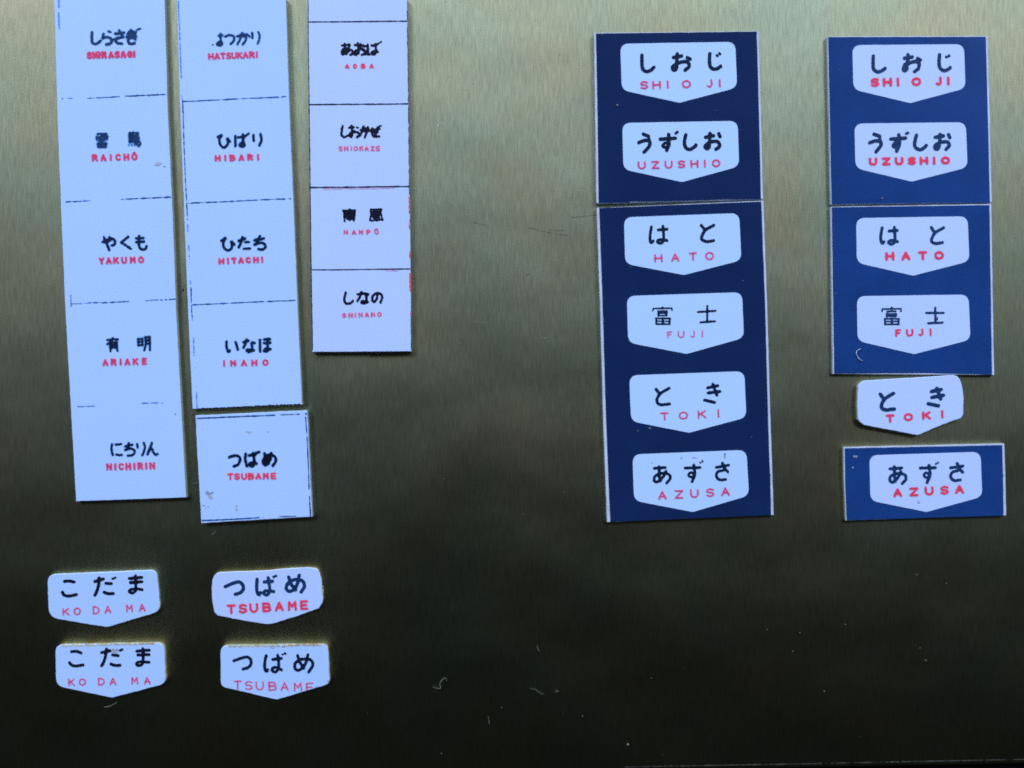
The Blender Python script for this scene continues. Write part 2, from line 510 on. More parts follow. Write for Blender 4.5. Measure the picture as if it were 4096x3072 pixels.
A1, A2, A3, A4, A5 = (180, 0, 600), (180, 400, 600), (220, 820, 600), (220, 1200, 600), (220, 1600, 600)
B1, B2, B3, B4, B5 = (680, 0, 600), (680, 400, 600), (680, 800, 600), (680, 1200, 600), (720, 1620, 600)
B6 = (780, 1980, 560)
C1, C2, C3, C4 = (1180, 0, 520), (1180, 390, 520), (1180, 730, 520), (1180, 1060, 520)
D1, D2, D3, D4 = (2340, 100, 800), (2340, 760, 800), (2340, 1100, 800), (2340, 1560, 800)
E1, E2, E3, E4 = (3290, 100, 800), (3290, 640, 800), (3290, 1160, 800), (3290, 1560, 800)
F1, F2, G1, G2 = (160, 2200, 600), (160, 2500, 600), (800, 2200, 600), (800, 2500, 600)

# ---- white strip with five names, far left
GW = 'white name strips on the left of the plate'
t = 0.020
s = thing('white_name_strip', 'leftmost long white strip printed with five black-and-red names, dashed blue dividers', 'name strip', (480, 2000), GW)
poly = ragged([(214, -70), (229, 450), (244, 850), (262, 1260), (304, 2006), (744, 1990), (705, 1260), (690, 850), (671, 450), (656, -70)], amp=0.6, seed=3)
slab('plastic_base', poly, t, M['white_blue'], M['edge_cream'], s)
word(s, t, (A1, 17, "693 478,690 560,700 630,745 648,790 625,818 597/935 462,965 470@13/|862 500,852 560/852 560,900 545,960 560,985 600,960 640,905 655/985 600,1045 565@12/1035 497,1165 480/|1095 450,1120 500,1150 545/|1060 570,1150 545@13/1075 555,1045 590,1060 630,1135 645/1215 500,1335 480/1205 545,1340 530/|1265 445,1300 520,1330 580/1240 550,1225 590,1235 630,1275 645,1320 635/|1240 470,1310 470/|1230 560,1330 550/|1350 440,1370 432@8/|1385 428,1408 420@9"),
     (A1, "SHIRASAGI", [655, 740, 802, 870, 975, 1065, 1155, 1250, 1315], 815, 797, 98, 76, 15), 'ink_blue', 'ink_crimson', jn=1.2, ln=1.6)
word(s, t, (A2, 13.5, "|775 502,905 497/|765 545,915 535/|765 545,760 580/|915 535,915 575/|835 500,835 600/|795 572,880 568/|790 600,880 597/|780 642,900 637/|780 642,788 690/|900 637,892 690/|788 690,892 688/|785 666,895 662/|835 640,835 690/|1245 492,1368 488/|1247 490,1250 620/|1365 490,1368 560/|1248 530,1365 525/|1248 570,1385 565/|1250 618,1392 614/1392 614,1405 650,1380 678/1300 478,1290 500/1235 664@9/1278 664@9/1318 662@9/1352 664@10/|1270 595,1370 592/|1330 640,1360 650@10/|1270 550,1350 548"),
     (A2, "RAICHQ", [735, 860, 970, 1078, 1200, 1318], 853, 837, 98, 78, 12), 'ink_blue', 'ink_crimson', jn=1.2, label='kanji')
word(s, t, (A3, 16, "705 545,790 510,850 500,885 530,875 580,840 595/|722 475,745 530,800 662/|805 475,830 505/|1080 468,975 550,1115 642/1240 455,1235 530,1240 600,1262 642,1300 655,1338 640,1350 605/1197 492,1302 485/1200 545,1312 540/|750 535,800 520@20"),
     (A3, "YAKUMO", [687, 793, 900, 1018, 1145, 1268], 824, 806, 96, 78, 12), 'ink_navy', 'ink_crimson', jn=1.1)
word(s, t, (A4, 13, "|770 588,928 578/850 560,820 610,772 652/|812 640,818 752/|812 627,910 622/|910 622,920 748/|815 665,905 660/|815 703,905 698/|1225 577,1232 665/|1225 577,1283 573/|1285 573,1290 663/|1232 667,1290 661/|1228 620,1288 615/1332 550,1336 650,1315 740/|1330 548,1393 545/|1395 545,1400 738/|1335 595,1395 590/|1335 643,1395 638"),
     (A4, "ARIAKE", [742, 865, 968, 1068, 1187, 1318], 922, 902, 96, 76, 12), 'ink_navy', 'ink_crimson', jn=0.8, label='kanji')
word(s, t, (A5, 14, "840 652,832 720,850 812/|895 657,972 650/905 803,940 812,985 808/|1035 685,1140 657/|1088 635,1060 722/1035 738,1100 715,1160 730,1175 770,1140 812,1075 820/|1211 648,1216 700/1310 632,1325 700,1305 780,1285 812/|1430 632,1365 800/1380 760,1410 718,1438 728,1455 780,1488 808,1512 795"),
     (A5, "NICHIRIN", [800, 888, 975, 1080, 1170, 1258, 1345, 1433], 986, 970, 100, 76, 12), 'ink_navy', 'ink_crimson', jn=0.8, ln=1.0)
lines('divider_line', s, t + BL, [(A1, "255 1455@14", 8), (A1, "620 1447,860 1436,1100 1421", 5), (A1, "1175 1416,1480 1404,1785 1390", 6.5),
      (A2, "310 1500,420 1496,530 1490", 7), (A2, "1195 1460,1500 1445,1855 1430", 7.5),
      (A3, "240 1457,340 1453", 6), (A3, "500 1440,800 1436,1090 1420", 6.5), (A3, "1410 1400,1600 1396,1780 1385", 6.5)], 'ink_line')
lines('divider_line', s, t + BL, [(A1, "320 1446,410 1445@4", 4), (A2, "560 1487,665 1480", 6), (A2, "1125 1462,1160 1460", 6), (A3, "345 1453,490 1442@3", 3), (A3, "1340 1410,1400 1405", 6),
      (A5, "330 97,460 92,585 86", 7), (A5, "1285 48,1400 44,1510 40", 7), (A5, "1540 40,1590 40", 5),
      (A1, "200 0,203 110", 11), (A1, "200 190,205 320,213 420", 11), (A3, "230 1330,237 1500", 7), (A2, "1040 1460@5", 5)], 'ink_faint')
lines('stain', s, t + BL, [(A2, "1630 945,1690 940", 22)], 'stain_tan', noise=1.6, wave=9)
lines('stain', s, t + BL, [(A2, "1755 980,1768 978", 10), (A5, "1775 205", 10)], 'stain_grey', noise=1.2, wave=7)

# ---- white strip with four names
t = 0.022
s = thing('white_name_strip', 'second long white strip from the left, four names between full-width thin blue lines', 'name strip', (980, 1600), GW)
poly = ragged([(706, -8), (721, 450), (736, 850), (752, 1250), (770, 1636), (1208, 1619), (1191, 1250), (1175, 850), (1158, 450), (1143, -8)], amp=0.6, seed=4)
slab('plastic_base', poly, t, M['white_blue'], M['edge_cream'], s)
word(s, t, (B1, 14, "630 660@8/|745 500,748 630/|722 528,772 518/695 645,728 622,765 640,740 665,700 655@18/|710 645,750 645@18/815 537,880 515,940 540,940 600,893 648/990 535,1080 508,1125 530,1110 600,1075 655/1065 485,1030 580,995 650/|1130 500,1172 535@12/|1060 520,1100 530@18/1212 485,1215 555/1303 475,1322 530,1312 590,1295 640@12"),
     (B1, "HATSUKARI", [605, 695, 780, 865, 945, 1030, 1115, 1210, 1280], 832, 806, 92, 76, 11), 'ink_blue', 'ink_crimson', jn=1.0, ln=1.4)
word(s, t, (B2, 16, "|703 545,755 522/755 522,730 580,738 650,790 700,840 670,853 620,845 572/|850 572,885 610/|962 532,965 678/|1010 550,1090 542/|1077 508,1080 620/1080 620,1040 640,1030 672,1070 688,1100 662,1080 635/|1060 655,1075 665@20/|1110 530,1160 495@13/|1228 517,1236 598/1335 502,1348 570,1335 630,1318 668"),
     (B2, "HIBARI", [703, 813, 922, 1052, 1182, 1298], 858, 842, 90, 78, 12), 'ink_navy', 'ink_crimson', jn=0.8)
word(s, t, (B3, 17, "|760 600,815 562/812 568,787 630,797 700,850 742,900 718,915 660,907 615/|907 615,948 655/|1012 600,1108 568/1070 548,1045 630,1014 695/|1110 620,1165 618@14/|1090 718,1178 716@14/|1243 592,1382 568/|1322 535,1270 650/1247 658,1330 630,1395 650,1403 700,1360 728,1305 723"),
     (B3, "HITACHI", [757, 855, 943, 1047, 1153, 1267, 1358], 902, 878, 88, 76, 12), 'ink_navy', 'ink_crimson', jn=0.9)
word(s, t, (B4, 16, "833 612,835 690,858 762,880 745/|970 622,1000 732/|1083 620,1155 602/1130 582,1110 650,1082 700/|1210 625,1248 632/1205 650,1210 735,1170 762,1132 750,1150 732,1235 742/|1325 587,1328 758/|1390 580,1473 575/|1385 635,1480 630/|1435 580,1440 735/1440 740,1410 760,1388 745,1410 718,1483 725/|1150 750,1190 745/|1400 742,1440 740"),
     (B4, "INAHO", [797, 932, 1090, 1243, 1408], 934, 922, 92, 78, 11), 'ink_navy', 'ink_crimson', jn=0.9)
lines('divider_line', s, t + BL, [(B1, "188 1495,700 1472,1200 1446,1600 1432", 6.5), (B1, "1640 1428,1712 1420", 5), (B2, "250 1520,800 1498,1400 1467,1775 1455", 6.5),
      (B3, "325 1545,700 1528,1200 1504,1500 1492,1845 1478", 6.5), ], 'ink_line')
lines('divider_line', s, t + BL, [(B4, "402 1603,1000 1577,1500 1552,1930 1536", 6)], 'ink_navy')
lines('border_line', s, t + BL, [(B1, "122 20,138 400,152 800,165 1140", 8), (B1, "175 1400,190 1659", 7), (B3, "258 350,262 460", 6), (B3, "272 670,285 830", 6), (B3, "285 872", 6),
      (B3, "285 915", 6), (B3, "300 1190,303 1240", 7), (B4, "327 240,328 300", 4), (B4, "332 350", 6), (B4, "345 550,355 840", 6), (B4, "365 960,372 1050", 4), (B4, "385 1270,400 1600", 7)], 'ink_faint')
lines('border_line', s, t + BL, [(B2, "188 0,205 600,225 1150,245 1500,252 1659", 7), (B3, "247 60,258 290", 6), (B3, "308 1290,320 1659,330 1720", 7)], 'ink_line')

# ---- square white plate under it
t = 0.022
s = thing('square_name_plate', 'square white plate with grey smudges below the second strip, one name in thick black', 'name plate', (1020, 2080), GW)
poly = ragged([(782, 1662), (788, 1800), (805, 2093), (1249, 2067), (1236, 1800), (1229, 1641)], amp=0.8, seed=5)
slab('plastic_base', poly, t, M['white_blue'], M['edge_cream'], s)
word(s, t, (B5, 18, "725 770,800 747,870 762,885 820,850 880,795 903/968 722,962 800,985 900/|1020 745,1110 722/|1080 712,1100 850/1100 850,1070 900,1020 885,1050 850,1125 862/|1050 875,1090 870@20/|1110 715,1165 692/|1245 715,1300 860/1345 710,1330 800,1280 880,1240 875,1225 820,1270 755,1340 732,1400 770,1410 830,1368 895/|1260 800,1310 780@26/|1255 840,1290 840@26"),
     (B5, "TSUBAME", [742, 840, 945, 1048, 1155, 1265, 1378], 1056, 1046, 92, 80, 11), 'ink_black', 'ink_red', jn=1.0)
lines('border_line', s, t + BL, [(B5, "255 196,600 182,900 168,1400 150", 9), (B5, "1470 145,1755 134", 6), (B5, "1855 130,1862 128@14", 10), (B5, "1852 180,1880 600,1895 1000,1903 1240", 7),
      (B5, "1910 1350,1922 1640", 7), (B6, "115 403,600 382,1010 357", 10), (B6, "1325 340,1600 333", 6), (B6, "1818 200,1830 325", 8)], 'ink_line', noise=0.7)
lines('border_line', s, t + BL, [(B5, "1908 1300", 6), (B6, "1070 352,1100 350", 4), (B6, "1180 350,1195 350", 4)], 'ink_faint')
lines('stain', s, t + BL, [(B5, "420 1310,460 1300,480 1290", 12), (B5, "1300 390,1310 392", 9), (B5, "835 1482", 9), (B5, "345 1480,352 1478", 8), (B5, "375 1518", 6), (B5, "415 1500", 6)], 'stain_grey', noise=1.5, wave=7)
lines('stain', s, t + 0.5 * BL, [(B5, "400 1290,430 1330,460 1370", 26), (B5, "985 400,1045 398", 12), (B5, "825 1520,840 1560", 14)], 'stain_tan', noise=2.2, wave=8)

# ---- narrower strip, black rules
t = 0.021
s = thing('white_name_strip', 'shorter white strip ruled in black, right rim smeared red, heavy black names', 'name strip', (1450, 1400), GW)
poly = ragged([(1229, -6), (1237, 450), (1243, 900), (1249, 1408), (1645, 1407), (1640, 900), (1634, 450), (1629, -6)], amp=0.5, seed=6)
slab('plastic_base', poly, t, M['white_pale'], M['edge_cream'], s)
word(s, t, (C1, 18, "|795 770,930 757/|855 745,862 915/930 780,900 860,835 920,792 900,805 850,870 822,950 845,980 895,930 935/|830 880,900 870@26/|820 840,930 850/|1020 765,1115 752/1068 735,1080 890,1040 925,1000 905,1050 850,1130 830,1185 862,1185 905,1135 932/|1150 770,1205 785/|1240 755,1245 925/|1160 845,1240 875/|1300 775,1395 757/|1372 750,1378 880/1378 880,1350 925,1300 910,1330 872,1408 880/|1330 900,1370 895@22/|1400 750,1468 712@11/|1190 915,1260 925/|990 900,1040 900/|1100 800,1130 830"),
     (C1, "AOBA", [885, 1020, 1162, 1303], 1126, 1122, 72, 60, 9.5), 'ink_black', 'ink_red', jn=1.3, blue_halo=False)
word(s, t, (C2, 18, "810 485,795 560,795 640,845 672,905 645/|922 512,1000 505/962 478,972 600,965 662,925 650,940 612,1000 588,1060 592,1090 630,1055 675/|1048 508,1072 515@12/1120 548,1200 522,1228 560,1190 675/1168 488,1140 580,1090 660/|1235 505,1262 560/|1280 562,1440 532/1310 520,1320 635,1360 662,1428 660/|1402 512,1400 590,1360 615/|1420 505,1465 480@14/|1300 590,1390 575/|1160 560,1200 570/|960 600,1000 570"),
     (C2, "SHIOKAZE", [775, 870, 957, 1033, 1130, 1218, 1320, 1412], 868, 866, 75, 62, 6), 'ink_black', 'ink_red', jn=1.3, blue_halo=False)
word(s, t, (C3, 14.5, "|815 475,1020 470/|930 452,930 640/|832 510,1018 507/|832 510,840 658/|1015 507,1005 655/|880 532,980 528/|870 558,990 553/|870 588,980 588/|885 618,975 615/|900 520,900 610/|960 520,960 610/|1292 458,1468 452/1292 458,1290 560,1275 640/1462 452,1466 560,1495 632/|1330 495,1400 490/|1325 540,1435 535/|1332 500,1335 600/|1430 500,1425 600/|1335 600,1430 592/|1380 480,1385 640/|1300 645,1460 632/|1345 570,1420 565/|1350 520,1400 515"),
     (C3, "NANPV", [865, 1005, 1122, 1250, 1385], 846, 842, 72, 62, 7.5), 'ink_black', 'ink_red', jn=1.1, blue_halo=False, label='kanji')
word(s, t, (C4, 19, "860 470,842 560,852 638,900 657,952 643,982 612/|1062 498,1180 482/1130 460,1100 550,1062 608/|1212 490,1248 500/1212 505,1215 620,1175 650,1132 635,1152 612,1235 630/|1150 640,1200 640/1402 475,1392 570,1350 622,1318 600,1325 525,1390 478,1458 492,1483 550,1455 635"),
     (C4, "SHINANO", [838, 945, 1025, 1115, 1222, 1327, 1437], 858, 840, 76, 62, 7), 'ink_black', 'ink_red', jn=0.9, blue_halo=False)
lines('divider_line', s, t + BL, [(C1, "225 372,1000 366,1910 357", 9), (C2, "240 120,900 114,1400 112,1925 106", 10), (C2, "252 1530,1000 1524,1500 1516,1945 1512", 11), (C3, "275 1482,700 1484,1300 1476,1955 1468", 9),
      (C4, "1180 1476,1600 1474,1975 1468", 6)], 'ink_navy', noise=0.5, wave=30)
lines('border_line', s, t + BL, [(C1, "222 0,228 900,240 1659", 7), (C2, "238 0,250 1000,256 1659", 7), (C3, "254 0,266 900,278 1659", 7), (C4, "276 240,290 900,298 1440", 7),
      (C1, "1910 0,1912 330", 5), (C1, "1908 395,1920 900,1930 1659", 4.5), (C2, "1926 0,1938 900,1944 1659", 4.5), (C3, "1944 20,1946 200", 4.5), (C4, "1972 900,1980 1460", 4)], 'ink_navy', noise=0.4, wave=30)
lines('red_smear', s, t + BL, [(C3, "1940 250,1946 500", 8), (C3, "1946 500,1950 700", 4), (C3, "1943 700,1950 790", 8), (C3, "1953 1180,1955 1290", 8), (C4, "1955 145,1958 300,1962 430", 11), (C4, "1968 800,1970 900", 4)], 'ink_red', noise=0.9, wave=14)
lines('red_smear', s, t + 0.6 * BL, [(C2, "480 1556,900 1552,1300 1550,1700 1538", 8), (C3, "1515 1490,1640 1502,1740 1506", 7), (C3, "1560 1480,1740 1490", 4)], 'smear_pink', noise=1.0, wave=17)

JG[0] = 0.9
# ---- blue strips
def pent(crop, tl, tr, br, tip, bl, rt=78, rb=70):
    return fillet([S(crop, *tl), S(crop, *tr), S(crop, *br), S(crop, *tip), S(crop, *bl)],
                  [rt * crop[2] / 2212 * 1.25, rt * crop[2] / 2212 * 1.25, rb * crop[2] / 2212 * 1.2, 7, rb * crop[2] / 2212 * 1.2])

class Joined:                                   # printed words as sub-parts of their panel
    pass

def blue_strip(label, at, poly, blue, t, bm, pm, panels, group, seed, edge='edge_white'):
    s = thing('blue_name_strip', label, 'name strip', at, group)
    slab('plastic_base', ragged(poly, amp=0.5, seed=seed), t, M['edge_white'], M[edge], s, bevel=1.0)
    sheet('blue_print', ragged(blue, every=24, amp=0.5, seed=seed + 40), t + BL, M[bm], s)
    for pg, jp, lat, jm, lm, lab in panels:
        c = np.mean(pg, axis=0)
        p = sheet('name_panel', ragged(pg, every=30, amp=0.3, seed=seed + 9), t + 2 * BL, M[pm], s)
        word(p, t + 2 * BL, jp, lat, jm, lm, jn=0.45, ln=0.55, label=lab, blue_halo=False)
    return s

GB = 'navy blue name strips'
blue_strip('upper navy strip of the middle column, two white name panels', (2700, 780),
    [(2376, 132), (2381, 450), (2386, 812), (3052, 796), (3044, 450), (3035, 124)],
    [(2384, 134), (2390, 450), (2395, 812), (2517, 811), (2519, 806), (2700, 804), (2900, 797), (3044, 797), (3036, 450), (3027, 126)], 0.016, 'blue_dark', 'white_panel',
    [(pent(D1, (390, 207), (1662, 186), (1682, 692), (1045, 860), (407, 720)),
      (D1, 17, "630 333,630 430,642 490,685 513,730 498,762 467/|978 357,1068 341/1020 318,1015 400,1012 478,985 498,967 480,978 452,1030 420,1100 403,1143 417,1150 460,1107 498/|1132 360,1163 375/1380 315,1377 400,1387 460,1425 487,1470 478,1500 455/|1458 333,1466 340@12/|1488 312,1494 320@12"),
      (D1, "SHIOJI", [655, 792, 915, 1122, 1380, 1490], 664, 643, 86, 88, 7.5), 'ink_navy', 'ink_crimson', None),
     (pent(D1, (412, 1083), (1688, 1060), (1705, 1563), (1075, 1737), (425, 1598)),
      (D1, 17, "|645 1205,700 1228/|700 1228,718 1290@11/595 1300,655 1277,706 1280,718 1312,700 1355,655 1403/|832 1262,998 1250/925 1208,928 1310,905 1385/925 1300,880 1308,860 1338,900 1352,932 1325@14/|1000 1193,1006 1200@9/|1020 1178,1026 1186@9/1115 1213,1100 1290,1112 1350,1155 1375,1200 1355,1228 1327/|1333 1240,1422 1222/1382 1198,1378 1300,1368 1358,1338 1362,1332 1330,1390 1292,1460 1287,1488 1320,1480 1352,1448 1372/|1480 1202,1493 1233"),
      (D1, "UZUSHIO", [628, 778, 925, 1068, 1210, 1325, 1450], 1552, 1528, 82, 82, 7.5), 'ink_navy', 'ink_crimson', None)], GB, 11)
blue_strip('tall navy strip of the middle column, four white name panels', (2750, 2070),
    [(2387, 832), (2400, 1200), (2414, 1700), (2429, 2089), (3095, 2060), (3083, 1700), (3068, 1200), (3054, 803)],
    [(2397, 832), (2410, 1200), (2425, 1700), (2441, 2087), (3084, 2060), (3081, 1905), (3084, 1900), (3080, 1895), (3073, 1700), (3060, 1200), (3045, 806)], 0.016, 'blue_dark', 'white_panel',
    [(pent(D2, (430, 302), (1705, 255), (1730, 777), (1095, 940), (445, 816)),
      (D2, 13, "735 407,720 500,722 568,740 580,755 562/|810 440,908 432/862 398,870 500,868 560,840 588,803 575,812 552,850 548,908 558/|1285 388,1325 440/1425 388,1335 440,1297 500,1290 540,1325 564,1370 568,1422 558@14"),
      (D2, "HATO", [812, 998, 1195, 1378], 754, 728, 86, 84, 6.5), 'ink_navy', 'ink_crimson', None),
     (pent(D3, (462, 232), (1737, 190), (1758, 695), (1125, 872), (478, 748)),
      (D2, 7, "|858 1292,858 1308/|750 1335,755 1310,960 1305,962 1330/|805 1339,910 1337/|810 1362,905 1360/|810 1362,812 1388/|905 1360,903 1388/|812 1390,905 1388/|785 1420,940 1420@8/|785 1420,790 1482@8/|940 1420,937 1482@8/|790 1482,937 1482@8/|862 1420,862 1482@7/|790 1450,935 1450@6/|1352 1282,1352 1452@10/|1250 1348,1445 1335@10/|1277 1463,1438 1450@10"),
      (D2, "FUJI", [938, 1063, 1193, 1300], 1600, 1590, 70, 66, 4.5), 'ink_navy', 'ink_pink', 'kanji'),
     (pent(D3, (490, 1110), (1762, 1063), (1785, 1575), (1152, 1744), (510, 1618)),
      (D3, 14, "|785 1262,825 1312/930 1252,845 1302,800 1360,800 1408,840 1434,935 1425/|1357 1247,1468 1222/|1362 1303,1492 1287/|1415 1207,1460 1328/|1322 1382,1433 1408"),
      (D3, "TOKI", [880, 1088, 1295, 1475], 1565, 1530, 84, 88, 6), 'ink_navy', 'ink_crimson', None),
     (pent(D4, (525, 712), (1785, 662), (1815, 1167), (1192, 1349), (543, 1224)),
      (D4, 13, "|767 865,888 857/820 848,822 950,832 1005/895 898,865 960,800 1015,765 1000,778 950,850 920,925 932,943 975,903 1028/|1107 862,1273 856/1202 828,1215 930,1185 1013/1208 925,1165 912,1145 942,1175 962,1208 948@11/|1273 800,1277 805@6/|1298 784,1302 792@7/|1452 855,1588 830/|1520 808,1545 865,1580 905/1530 888,1475 900,1453 935,1462 972,1500 994,1555 988"),
      (D4, "AZUSA", [855, 1040, 1210, 1385, 1553], 1165, 1124, 90, 88, 7), 'ink_navy', 'ink_crimson', None)], GB, 12)

blue_strip('upper blue strip of the right-hand column, two white panels with thick red lettering', (3640, 800),
    [(3310, 146), (3316, 450), (3324, 817), (3967, 809), (3959, 450), (3951, 144)],
    [(3313, 148), (3319, 450), (3327, 816), (3960, 810), (3951, 450), (3943, 147)], 0.014, 'blue_mid', 'panel_pale',
    [(pent(E1, (330, 222), (1565, 212), (1582, 700), (970, 864), (342, 714)),
      (E1, 17, "562 343,560 440,568 490,610 517,650 508,692 480/|907 367,993 352/945 328,940 420,920 500,897 493,905 460,960 420,1030 403,1068 425,1060 480,1020 512/|1052 370,1083 387/1295 328,1290 420,1302 475,1345 503,1388 490,1413 470/|1368 350,1376 356@11/|1398 334,1404 342@11/|915 440,930 480@22"),
      (E1, "SHIOJI", [580, 718, 835, 1038, 1287, 1392], 634, 618, 92, 94, 12.5), 'ink_blue', 'ink_red', None),
     (pent(E1, (353, 1090), (1585, 1075), (1605, 1575), (985, 1732), (365, 1584)),
      (E1, 17, "|570 1207,630 1228/|630 1228,645 1300@12/523 1300,590 1280,640 1290,645 1330,592 1403/|757 1260,918 1250/845 1213,850 1320,820 1393/850 1300,800 1308,785 1340,825 1355/|810 1310,840 1330@20/|922 1200,928 1206@9/|944 1186,950 1194@9/1040 1218,1020 1300,1028 1350,1075 1378,1120 1360,1148 1332/|1248 1240,1338 1225/1300 1208,1295 1300,1280 1366,1248 1366,1248 1330,1310 1296,1380 1292,1403 1330,1367 1373/|1395 1212,1408 1243"),
      (E1, "UZUSHIO", [560, 705, 848, 988, 1122, 1235, 1360], 1510, 1497, 84, 88, 12.5), 'ink_blue', 'ink_red', None)], GB, 13)
blue_strip('middle blue strip of the right-hand column, curled white hair near its lower left', (3650, 1480),
    [(3324, 827), (3328, 1160), (3333, 1496), (3977, 1500), (3971, 1160), (3966, 816)],
    [(3327, 829), (3332, 1160), (3337, 1494), (3700, 1492), (3968, 1498), (3963, 1160), (3958, 820)], 0.014, 'blue_mid', 'panel_pale',
    [(pent(E2, (372, 642), (1605, 622), (1625, 1120), (1003, 1279), (380, 1137)),
      (E2, 14, "660 748,645 840,650 900,665 922,680 902/|737 785,828 778/795 743,802 850,798 905,765 930,732 915,742 893,790 888,830 902/|1205 745,1240 800/1340 748,1252 800,1212 860,1210 900,1250 922,1328 912"),
      (E2, "HATO", [745, 922, 1110, 1290], 1064, 1054, 90, 92, 12), 'ink_blue', 'ink_red', None),
     (pent(E3, (380, 68), (1615, 50), (1637, 550), (1015, 709), (388, 564)),
      (E3, 8, "|765 190,765 205/|660 235,662 209,868 207,868 235/|715 236,810 236/|710 265,815 265/|710 265,712 288/|815 265,812 288/|712 289,812 289/|690 317,845 317/|690 317,692 378/|845 317,842 378/|692 378,842 378/|768 317,768 378/|692 347,842 347@7/|1247 195,1250 360@11/|1147 252,1340 252@11/|1167 366,1328 360@11/|1275 300,1272 330@4"),
      (E3, "FUJI", [838, 965, 1090, 1195], 475, 465, 78, 74, 8.5), 'ink_blue', 'ink_red', 'kanji')], GB, 14)
blue_strip('short blue strip at the lower right with one white panel and a nicked left end', (3720, 2070),
    [S(E4, 232, 632), S(E4, 238, 1000), S(E4, 258, 1445), S(E4, 2032, 1388), S(E4, 2025, 1000), S(E4, 2012, 592)],
    [S(E4, 246, 645), S(E4, 250, 1000), S(E4, 268, 1440), S(E4, 2002, 1388), S(E4, 1998, 955), S(E4, 2008, 945), S(E4, 1997, 935), S(E4, 1988, 610)], 0.014, 'blue_mid', 'panel_pale',
    [(pent(E4, (518, 722), (1748, 683), (1768, 1180), (1152, 1349), (530, 1224)),
      (E4, 14, "|747 870,878 862/795 848,797 950,805 1010/865 900,838 965,780 1018,747 1000,758 950,830 922,908 935,923 985,882 1033/|1082 862,1248 858/1178 832,1190 940,1157 1023/1182 928,1140 915,1124 945,1150 968,1182 955@12/|1253 812,1257 818@7/|1277 799,1281 806@7/|1417 860,1553 840/|1490 812,1515 870,1550 908/1500 890,1445 905,1420 938,1425 975,1460 1000,1525 994"),
      (E4, "AZUSA", [832, 1012, 1180, 1350, 1515], 1136, 1098, 92, 92, 11), 'ink_blue', 'ink_red', None)], GB, 15, edge='edge_cream')

JG[0] = 2.2
# ---- loose five-sided plates
GP = 'loose five-sided name plates'
def loose(label, at, poly, t, top, edge, jp, lat, jm, lm, seed, amp=0.9, ln=0.5, every=14):
    s = thing('name_plate', label, 'name plate', at, GP)
    slab('plastic_base', ragged(poly, every=every, amp=amp, seed=seed), t, M[top], M[edge], s, bevel=2.2)
    word(s, t, jp, lat, jm, lm, jn=0.5, ln=ln, blue_halo=False)
    return s
def fz(crop, pts, rads):
    k = crop[2] / 2212
    return fillet([S(crop, *p) for p in pts], [r * k for r in rads])

loose('loose white five-sided plate in the right-hand column, tilted between two blue strips', (3650, 1730),
    [S(E3, *p) for p in [(392, 1065), (412, 1035), (455, 1003), (900, 975), (1445, 942), (1490, 952), (1518, 985), (1545, 1060), (1564, 1200), (1558, 1380), (1530, 1420), (1330, 1490), (1075, 1600), (1045, 1607), (1010, 1600), (460, 1495), (420, 1465), (392, 1430), (386, 1250)]],
    0.018, 'panel_pale', 'edge_cream',
    (E3, 14, "|640 1152,680 1207/785 1142,700 1195,660 1250,655 1298,695 1324,795 1315/|1207 1122,1313 1100/|1212 1187,1338 1162/|1265 1087,1308 1203/|1172 1257,1283 1280"),
    (E3, "TOKI", [748, 950, 1150, 1325], 1422, 1373, 84, 90, 10.5), 'ink_blue', 'ink_red', 21)
t = 0.012
loose('upper of two loose plates at the lower left, thin red letters, clean top edge', (430, 2500),
    fz(F1, [(106, 362), (1718, 292), (1778, 905), (985, 1142), (128, 1000)], [125, 110, 120, 30, 150]), t, 'white_blue', 'edge_cream',
    (F1, 15, "360 462,430 457,500 472/330 622,352 660,400 677,470 671,535 657/|807 463,932 427/870 410,866 500,840 600,810 665/|970 490,1050 495@14/945 622,1010 643,1080 640/|1068 425,1110 408@8/|1317 420,1498 402/|1332 480,1500 467/1407 380,1412 540,1402 608,1360 633,1318 618,1325 590,1370 577,1440 573,1508 585@13"),
    (F1, "KODAMA", [383, 548, 828, 1000, 1318, 1505], 912, 850, 106, 92, 7), 'ink_black', 'ink_crimson', 22)
loose('lower of two loose plates at the lower left, yellowed chipped top edge and tan spot', (450, 2770),
    fz(F2, [(222, 292), (1828, 262), (1858, 868), (1060, 1077), (236, 903)], [120, 110, 110, 30, 120]), t + 0.005, 'white_blue', 'edge_yellow',
    (F2, 14, "465 392,540 387,605 412/435 555,472 593,540 603,635 588/|907 405,1033 378/980 355,962 470,932 560,907 600/|1070 440,1153 450@13/1045 575,1110 594,1180 592/|1178 375,1213 360@9/|1427 385,1608 370/|1442 442,1608 435/1515 350,1520 510,1505 578,1450 598,1422 575,1442 550,1500 540,1608 550@13"),
    (F2, "KODAMA", [465, 625, 905, 1075, 1395, 1580], 845, 818, 102, 90, 6.5), 'ink_black', 'ink_crimson', 23)
